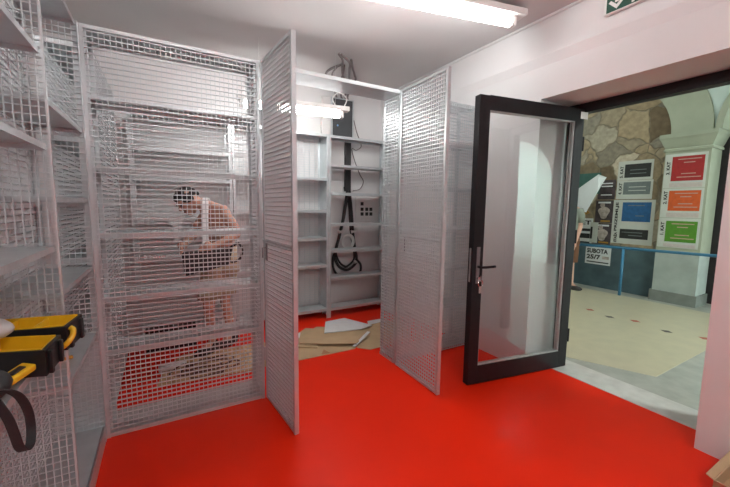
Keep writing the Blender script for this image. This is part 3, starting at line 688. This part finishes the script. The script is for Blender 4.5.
# ------------------------------------------------------------------ tools on the near left shelf (z = .93)
zt = .932
def organiser(label, P, hgt, tray_rows):
    """P: four plan corners (near-left, near-right, far-right, far-left)"""
    c = sum((Vector((x,y,0)) for x, y in P), Vector())/4
    t = thing('tool_box', label, 'tool box', (c.x, c.y, zt), 'yellow and black tool boxes')
    V = [Vector((x,y,0)) for x, y in P]
    def at(u, v, z): return (V[0]*(1-u)*(1-v)+V[1]*u*(1-v)+V[2]*u*v+V[3]*(1-u)*v) + Vector((0,0,zt+z))
    def blk(m, u0,u1,v0,v1,z0,z1):
        m.quad_block([at(u0,v0,z0),at(u1,v0,z0),at(u1,v1,z0),at(u0,v1,z0),at(u0,v0,z1),at(u1,v0,z1),at(u1,v1,z1),at(u0,v1,z1)])
    b = MB()
    blk(b, 0,1,0,1,0,.008); blk(b,0,1,0,.05,.008,hgt); blk(b,0,1,.95,1,.008,hgt); blk(b,0,.03,.05,.95,.008,hgt); blk(b,.97,1,.05,.95,.008,hgt)
    obj('box_body', b, M['black_plastic'], t, bevel=.004)
    y = MB(); blk(y,.035,.965,.055,.945,hgt*.35,hgt*.42)
    for k in range(tray_rows+1): blk(y,.035+.92*k/tray_rows-.006*(k>0),.035+.92*k/tray_rows+.012,.055,.945,hgt*.42,hgt*.98)
    blk(y,.035,.965,.055,.09,hgt*.42,hgt+.004); blk(y,.035,.965,.91,.945,hgt*.42,hgt+.004)
    obj('yellow_tray', y, M['yellow'], t, bevel=.002, label='yellow inner tray')
    for v in (.12, .75):
        r = MB(); blk(r, 1.0,1.035,v,v+.13,.0,hgt*.9); obj('corner_rib', r, M['black_plastic'], t, bevel=.003)
    return t, at
organiser('black tool box with yellow tray, the nearer one on the left shelf', [(-.65,1.445),(-.322,1.335),(-.312,1.475),(-.63,1.585)], .080, 2)
organiser('black tool box with yellow tray, the farther one with orange handle', [(-.60,1.60),(-.312,1.545),(-.292,1.70),(-.58,1.755)], .085, 3)
hd_ = MB().tube(smooth_path([(-.320,1.515,.955),(-.305,1.512,.968),(-.292,1.525,.988),(-.292,1.54,1.005),(-.300,1.546,1.012)],5), [.009]*21, 8)
solo('orange_clip', hd_, M['yellow'], 'curved yellow clip between the two tool boxes', 'clip', (-.285,1.525,.95), smooth=True)
solo('cloudy_case', MB().ball((-.56,1.49,1.058), (.15,.075,.045), 20, 12, Matrix.Rotation(-.33,3,'Z')), M['clear_grey'], 'cloudy rounded plastic case lying on the nearer tool box', 'case', (-.56,1.49,1.013), smooth=True)
# cutter knife
kn = thing('utility_knife', 'yellow and black utility knife at the shelf edge before the tool box', 'knife', (-.375,1.30,.945))
obj('knife_body', MB().obox((-.372,1.245,.955),(.030,.088,.004),(-.034,.014,.006),(0,0,.018)), M['yellow'], kn, bevel=.004)
obj('grip', MB().obox((-.375,1.268,.9745),(.016,.046,.002),(-.016,.007,.003),(0,0,.004)), M['black_plastic'], kn, bevel=.002)
# black tool pouch with hanging strap
tp = thing('tool_pouch', 'black tool pouch with hanging strap at the lower left frame edge', 'pouch', (-.45,1.20,.932))
pm = MB(); pm.ball((-.435,1.22,.972), (.07,.085,.042), 18, 10); pm.ball((-.46,1.12,.965), (.075,.08,.035), 16, 9)
obj('pouch_body', pm, M['bag'], tp, smooth=True)
sp_ = smooth_path([(-.40,1.15,.99),(-.365,1.16,.985),(-.345,1.185,.955),(-.338,1.215,.90),(-.338,1.23,.845),(-.338,1.215,.80),(-.340,1.18,.80),(-.342,1.15,.83),(-.343,1.13,.88),(-.345,1.11,.93),(-.36,1.10,.985)], 5)
st = MB()
for a, b in zip(sp_[:-1], sp_[1:]):
    d = b-a; st.obox(a+Vector((-.010,0,0)), d*1.08, (.020,0,0), d.cross(Vector((1,0,0))).normalized()*.003)
obj('strap', st, M['bag'], tp)
solo('orange_peg', MB().tube([(-.455,2.10,.700),(-.415,2.13,.700)], .009, 8), M['orange'], 'small orange peg lying on the shelf behind the tool boxes', 'peg', (-.435,2.115,.69))

# ------------------------------------------------------------------ figures
def figure(name, joints, edges, root, blobs, fingers, m, parent, voxel=.009):
    names = list(joints); idx = {n: i for i, n in enumerate(names)}
    me = bpy.data.meshes.new(name+'_skin'); me.from_pydata([joints[n][0] for n in names], [(idx[a], idx[b]) for a, b in edges], [])
    o = bpy.data.objects.new(name+'_skin', me); COL.objects.link(o)
    sk = o.modifiers.new('skin', 'SKIN'); sk.use_smooth_shade = True
    layer = me.skin_vertices[0].data if len(me.skin_vertices) else None
    for n in names:
        r = joints[n][1]; layer[idx[n]].radius = (r, r) if not isinstance(r, tuple) else r
        layer[idx[n]].use_root = (n == root)
    sb = o.modifiers.new('sub', 'SUBSURF'); sb.levels = 2
    dg = bpy.context.evaluated_depsgraph_get(); base = bpy.data.meshes.new_from_object(o.evaluated_get(dg)); bpy.data.objects.remove(o)
    mb = MB(); mb.v = [tuple(v.co) for v in base.vertices]; mb.f = [tuple(p.vertices) for p in base.polygons]; mb.mi = [0]*len(mb.f)
    for c, r, R in blobs: mb.ball(c, r, 18, 12, R)
    for P, r in fingers: 
        mb.tube(smooth_path(P, 3), r, 8)
        mb.ball(P[-1], r, 8, 6)
    me2 = bpy.data.meshes.new(name); off = Vector(parent.location)
    me2.from_pydata([tuple(Vector(v)-off) for v in mb.v], [], mb.f); me2.materials.append(m)
    o = bpy.data.objects.new(name, me2); COL.objects.link(o); o.parent = parent
    rm = o.modifiers.new('remesh', 'REMESH'); rm.mode = 'VOXEL'; rm.voxel_size = voxel; rm.use_smooth_shade = True
    sm = o.modifiers.new('smooth', 'SMOOTH'); sm.factor = .5; sm.iterations = 3
    return o
def garment(name, rings, m, parent, smooth=True, seg=16, thick=.006):
    """tube of elliptical rings (centre, rx, ry)"""
    mb = MB(); n = 0
    for c, rx, ry, *ax in rings:
        for k in range(seg):
            a = 2*PI*k/seg; u = Vector(ax[0]) if ax else Vector((1,0,0)); v = Vector(ax[1]) if len(ax) > 1 else Vector((0,1,0))
            w_ = 1+.03*math.sin(5*a+c[2]*40)
            mb.v.append(tuple(Vector(c)+u*rx*w_*math.cos(a)+v*ry*w_*math.sin(a)))
    for i in range(len(rings)-1):
        for k in range(seg):
            l = (k+1) % seg; mb.f.append((i*seg+k, i*seg+l, (i+1)*seg+l, (i+1)*seg+k)); mb.mi.append(0)
    o = obj(name, mb, m, parent, smooth=smooth)
    s = o.modifiers.new('solid', 'SOLIDIFY'); s.thickness = thick; s.offset = 1
    return o
def hand_fingers(c, fwd, side, curl, L=.075, r=.0085):
    """four unequal bent fingers and a thumb; c palm centre"""
    c, f, s, q = Vector(c), Vector(fwd).normalized(), Vector(side).normalized(), Vector(curl).normalized()
    out = []
    for k, ln in enumerate((.92, 1.0, .94, .76)):
        b = c + s*(.030-.020*k) + f*.03
        out.append(([b, b+f*L*ln*.45+q*.006, b+f*L*ln*.72+q*L*ln*.32, b+f*L*ln*.70+q*L*ln*.62], r))
    b = c + s*.036 - f*.02
    out.append(([b, b+s*.025+f*.018+q*.008, b+s*.030+f*.040+q*.025], r*1.1))
    return out

# the man behind the mesh front: bare-chested, bent forward, facing left
man = thing('person', 'bare-chested person with white towel and beige shorts bending forward behind the mesh', 'person', (.46, 3.66, 0))
J = {'pelvis':((.47,3.70,.92),.125),'belly':((.50,3.68,1.06),.118),'chest':((.47,3.62,1.25),.135),'upper':((.42,3.585,1.37),.105),'neck':((.335,3.55,1.44),.058),'skull':((.25,3.51,1.475),.062),
 'ls':((.475,3.47,1.385),.062),'le':((.605,3.42,1.17),.045),'lw':((.40,3.36,1.085),.031),'lh':((.345,3.345,1.07),.030),
 'rs':((.36,3.72,1.35),.060),'re':((.22,3.70,1.13),.043),'rw':((.155,3.50,1.10),.031),'rh':((.14,3.45,1.09),.030),
 'lhip':((.41,3.62,.86),.088),'lk':((.335,3.56,.48),.055),'la':((.37,3.62,.10),.038),'lt':((.25,3.56,.035),.032),
 'rhip':((.53,3.76,.86),.088),'rk':((.505,3.70,.48),.055),'ra':((.565,3.74,.10),.038),'rt':((.45,3.68,.035),.032)}
Ed = [('pelvis','belly'),('belly','chest'),('chest','upper'),('upper','neck'),('neck','skull'),('upper','ls'),('ls','le'),('le','lw'),('lw','lh'),('upper','rs'),('rs','re'),('re','rw'),('rw','rh'),
 ('pelvis','lhip'),('lhip','lk'),('lk','la'),('la','lt'),('pelvis','rhip'),('rhip','rk'),('rk','ra'),('ra','rt')]
HR = Matrix.Rotation(math.radians(205), 3, 'Z') @ Matrix.Rotation(math.radians(38), 3, 'Y')      # head +x = face direction, tilted down
hc = Vector((.195,3.485,1.475))
hp = lambda x, y, z: hc + HR @ Vector((x, y, z))
bl = [(hc,(.098,.076,.108),HR),(hp(.035,0,-.075),(.055,.05,.05),HR),(hp(.105,0,-.015),(.018,.012,.022),HR),(hp(-.005,.078,-.005),(.018,.009,.03),HR),(hp(-.005,-.078,-.005),(.018,.009,.03),HR),
      ((.335,3.345,1.068),(.048,.030,.038),None),((.135,3.44,1.085),(.045,.030,.038),None)]
fg = hand_fingers((.325,3.34,1.065),(-1,-.1,-.3),(0,.2,1),(.1,.35,-.9)) + hand_fingers((.128,3.43,1.08),(-.3,-1,-.3),(.2,0,1),(.5,.3,-.8))
figure('body', J, Ed, 'pelvis', bl, fg, M['skin'], man)
for s in (-1, 1):
    obj('eye', MB().ball(hp(.088,.032*s,.012), (.011,.013,.009), 10, 7, HR), M['eye'], man, smooth=True)
obj('mouth', MB().ball(hp(.086,0,-.062), (.008,.024,.007), 10, 7, HR), M['lip'], man, smooth=True)
hr = MB()
for i in range(70):
    th = random.uniform(0, 2*PI); u = random.uniform(-.1, 1)
    rr = math.sqrt(max(0, 1-u*u)); d = Vector((rr*math.cos(th), rr*math.sin(th), u))
    if d.x > .62 and d.z < .55: continue
    if d.z < .05 and d.x > -.2: continue
    hr.ball(hc + HR @ Vector((d.x*.096, d.y*.077, d.z*.106)), (.026,.026,.022), 8, 6)
ho = obj('hair', hr, M['hair'], man, smooth=True)
r_ = ho.modifiers.new('remesh', 'REMESH'); r_.mode = 'VOXEL'; r_.voxel_size = .008; r_.use_smooth_shade = True
u_, v_ = Vector((.86,.5,0)), Vector((-.5,.86,0))
sr = MB()
garment('shorts', [((.48,3.70,1.03),.135,.155,u_,v_),((.47,3.70,.95),.150,.175,u_,v_),((.47,3.69,.86),.155,.19,u_,v_),((.465,3.685,.79),.155,.195,u_,v_)], M['shorts'], man)
for (a, b) in (((.405,3.61,.86),(.345,3.565,.555)), ((.53,3.75,.86),(.51,3.705,.555))):
    a, b = Vector(a), Vector(b)
    garment('trouser_leg', [(tuple(a.lerp(b,q)), .108-.012*q, .108-.008*q, u_, v_) for q in (0,.25,.5,.75,1)], M['shorts'], man)
for (ax, ay) in ((.335,3.60), (.535,3.72)):
    s = MB(); s.ball((ax-.03,ay-.02,.035), (.135,.05,.040), 16, 10, Matrix.Rotation(math.radians(27),3,'Z')); s.ball((ax+.04,ay+.02,.07), (.055,.048,.055), 14, 9)
    so = obj('shoe', s, M['shoe'], man, smooth=True)
# towel round the neck
tw = MB()
for side, P in ((0, [(.385,3.70,1.40),(.365,3.64,1.475),(.345,3.56,1.492),(.335,3.49,1.482),(.325,3.425,1.43),(.318,3.395,1.33),(.314,3.385,1.22),(.310,3.378,1.10)]),):
    Q = smooth_path(P, 5)
    for i in range(len(Q)-1):
        a, b = Q[i], Q[i+1]; d = b-a; wv = Vector((.052,.012,.0)); nrm = d.cross(wv).normalized()*.012
        tw.obox(a-wv*.5, d*1.06, wv, nrm)
solo('towel', tw, M['towel'], 'white towel hanging round the neck of the bare-chested person', 'towel', (.33,3.4,1.10), bevel=.003)
# black tool bag in the hands
bg = thing('tool_bag', 'black tool bag with strap held by the bare-chested person', 'bag', (.33,3.38,.90))
bb = MB(); bb.quad_block([(.14,3.30,.83),(.50,3.33,.90),(.50,3.45,.90),(.14,3.42,.83),(.12,3.31,1.03),(.54,3.34,1.06),(.54,3.44,1.06),(.12,3.41,1.03)])
obj('bag_body', bb, M['bag'], bg, bevel=.015)
obj('shoulder_strap', MB().tube(smooth_path([(.52,3.40,1.05),(.59,3.38,1.09),(.62,3.36,1.03),(.60,3.36,.95),(.54,3.38,.92),(.50,3.38,.94)], 5), .011, 8), M['bag'], bg, smooth=True)
# white cloth on the shelf behind him
solo('white_cloth', MB().poly([(.035,4.022,1.32),(.19,4.022,1.32),(.16,4.03,1.24),(.13,4.03,1.08),(.09,4.03,1.07),(.085,4.03,1.2)], (0,.012,0)), M['towel'], 'pale cloth hanging from a back shelf left of the bare-chested person', 'cloth', (.1,4.03,1.07))

# person in the hall, mostly hidden by the door post
pp = thing('person', 'person in brown shorts standing in the hall, half hidden by the black door post', 'person', (6.30, 3.65, 0))
ox, oy = 6.30, 3.645
J = {'pelvis':((ox,oy,.95),.12),'belly':((ox,oy,1.10),.115),'chest':((ox,oy,1.28),.135),'upper':((ox,oy,1.42),.10),'neck':((ox,oy,1.53),.055),'skull':((ox,oy,1.62),.07),
 'rs':((ox,oy-.17,1.41),.058),'re':((ox+.02,oy-.19,1.12),.043),'rw':((ox-.08,oy-.185,.88),.031),'rh':((ox-.10,oy-.18,.82),.030),
 'ls':((ox,oy+.17,1.41),.058),'le':((ox+.02,oy+.24,1.13),.043),'lw':((ox-.03,oy+.22,.89),.031),'lh':((ox-.04,oy+.21,.83),.030),
 'rhip':((ox,oy-.09,.90),.088),'rk':((ox-.02,oy-.10,.49),.056),'ra':((ox,oy-.12,.09),.038),'rt':((ox-.02,oy-.27,.035),.032),
 'lhip':((ox,oy+.09,.90),.088),'lk':((ox-.02,oy+.10,.49),.056),'la':((ox+.02,oy+.12,.09),.038),'lt':((ox-.10,oy+.14,.035),.032)}
Ed = [('pelvis','belly'),('belly','chest'),('chest','upper'),('upper','neck'),('neck','skull'),('upper','ls'),('ls','le'),('le','lw'),('lw','lh'),('upper','rs'),('rs','re'),('re','rw'),('rw','rh'),
 ('pelvis','lhip'),('lhip','lk'),('lk','la'),('la','lt'),('pelvis','rhip'),('rhip','rk'),('rk','ra'),('ra','rt')]
hc = Vector((ox-.02,oy,1.66)); HR = Matrix.Rotation(PI, 3, 'Z')
hp = lambda x, y, z: hc + HR @ Vector((x, y, z))
bl = [(hc,(.096,.075,.112),HR),(hp(.04,0,-.08),(.05,.048,.045),HR),(hp(.10,0,-.015),(.018,.012,.022),HR),(hp(0,.077,0),(.018,.009,.03),HR),(hp(0,-.077,0),(.018,.009,.03),HR),
      ((ox-.105,oy-.18,.81),(.028,.038,.048),None),((ox-.045,oy+.21,.82),(.028,.038,.048),None)]
fg = hand_fingers((ox-.11,oy-.18,.79),(-.2,0,-1),(-1,.1,0),(0,.8,-.5)) + hand_fingers((ox-.05,oy+.21,.80),(-.2,0,-1),(-1,.1,0),(0,-.8,-.5))
figure('body', J, Ed, 'pelvis', bl, fg, M['skin'], pp)
for s in (-1, 1): obj('eye', MB().ball(hp(.088,.032*s,.012), (.011,.013,.009), 10, 7, HR), M['eye'], pp, smooth=True)
obj('mouth', MB().ball(hp(.088,0,-.06), (.008,.024,.007), 10, 7, HR), M['lip'], pp, smooth=True)
obj('hair', MB().ball(hp(-.018,0,.035), (.098,.084,.092), 16, 10, HR), M['hair'], pp, smooth=True)
garment('shirt', [((ox,oy,.98),.14,.185),((ox,oy,1.12),.135,.18),((ox,oy,1.30),.15,.195),((ox,oy,1.43),.125,.18),((ox,oy,1.49),.075,.10)], M['grey_shirt'], pp)
for s in (-1, 1):
    garment('sleeve', [((ox,oy+s*.15,1.45),.062,.062),((ox+.01,oy+s*.19,1.33),.062,.062),((ox+.015,oy+s*(.19 if s<0 else .22),1.2),.060,.060)], M['grey_shirt'], pp)
garment('shorts', [((ox,oy,1.03),.135,.17),((ox,oy,.92),.15,.19),((ox,oy,.82),.15,.195)], M['brown_cloth'], pp)
for s in (-1, 1): garment('trouser_leg', [((ox-.005,oy+s*.09,.88),.105,.105),((ox-.01,oy+s*.095,.68),.10,.10),((ox-.02,oy+s*.10,.50),.095,.095)], M['brown_cloth'], pp)
for (sx_, sy_, ang) in ((ox-.02, oy-.19, 90), (ox-.05, oy+.13, 15)):
    s = MB(); s.ball((sx_,sy_,.042), (.14,.05,.044), 16, 10, Matrix.Rotation(math.radians(ang),3,'Z')); s.ball((ox+.005,oy+(-.12 if ang==90 else .12),.075), (.055,.05,.055), 12, 8)
    obj('shoe', s, M['shoe'], pp, smooth=True)

# ------------------------------------------------------------------ world, camera
wd = bpy.data.worlds.new('world'); S.world = wd; wd.use_nodes = True
wd.node_tree.nodes['Background'].inputs['Color'].default_value = (.75,.85,1,1); wd.node_tree.nodes['Background'].inputs['Strength'].default_value = .3

cam = bpy.data.cameras.new('camera'); co = bpy.data.objects.new('camera', cam); COL.objects.link(co)
yaw, pitch, roll, fpx = math.radians(29.85585184), math.radians(6.16137571), math.radians(-.71764211), 351.102
fw = Vector((math.sin(yaw)*math.cos(pitch), math.cos(yaw)*math.cos(pitch), -math.sin(pitch)))
rt = Vector((math.cos(yaw), -math.sin(yaw), 0)); dn = fw.cross(rt)
r2 = rt*math.cos(roll)+dn*math.sin(roll); d2 = dn*math.cos(roll)-rt*math.sin(roll)
mx = Matrix.Identity(4)
for i in range(3): mx[i][0] = r2[i]; mx[i][1] = -d2[i]; mx[i][2] = -fw[i]
mx.translation = Vector((0,0,1.45)); co.matrix_world = mx
cam.sensor_fit = 'HORIZONTAL'; cam.sensor_width = 36; cam.lens = fpx*36/730; cam.clip_start = .02
S.camera = co
S.view_settings.view_transform = 'Standard'; S.view_settings.look = 'None'; S.view_settings.exposure = 1.0; S.view_settings.gamma = 1
S.view_settings.use_curve_mapping = False
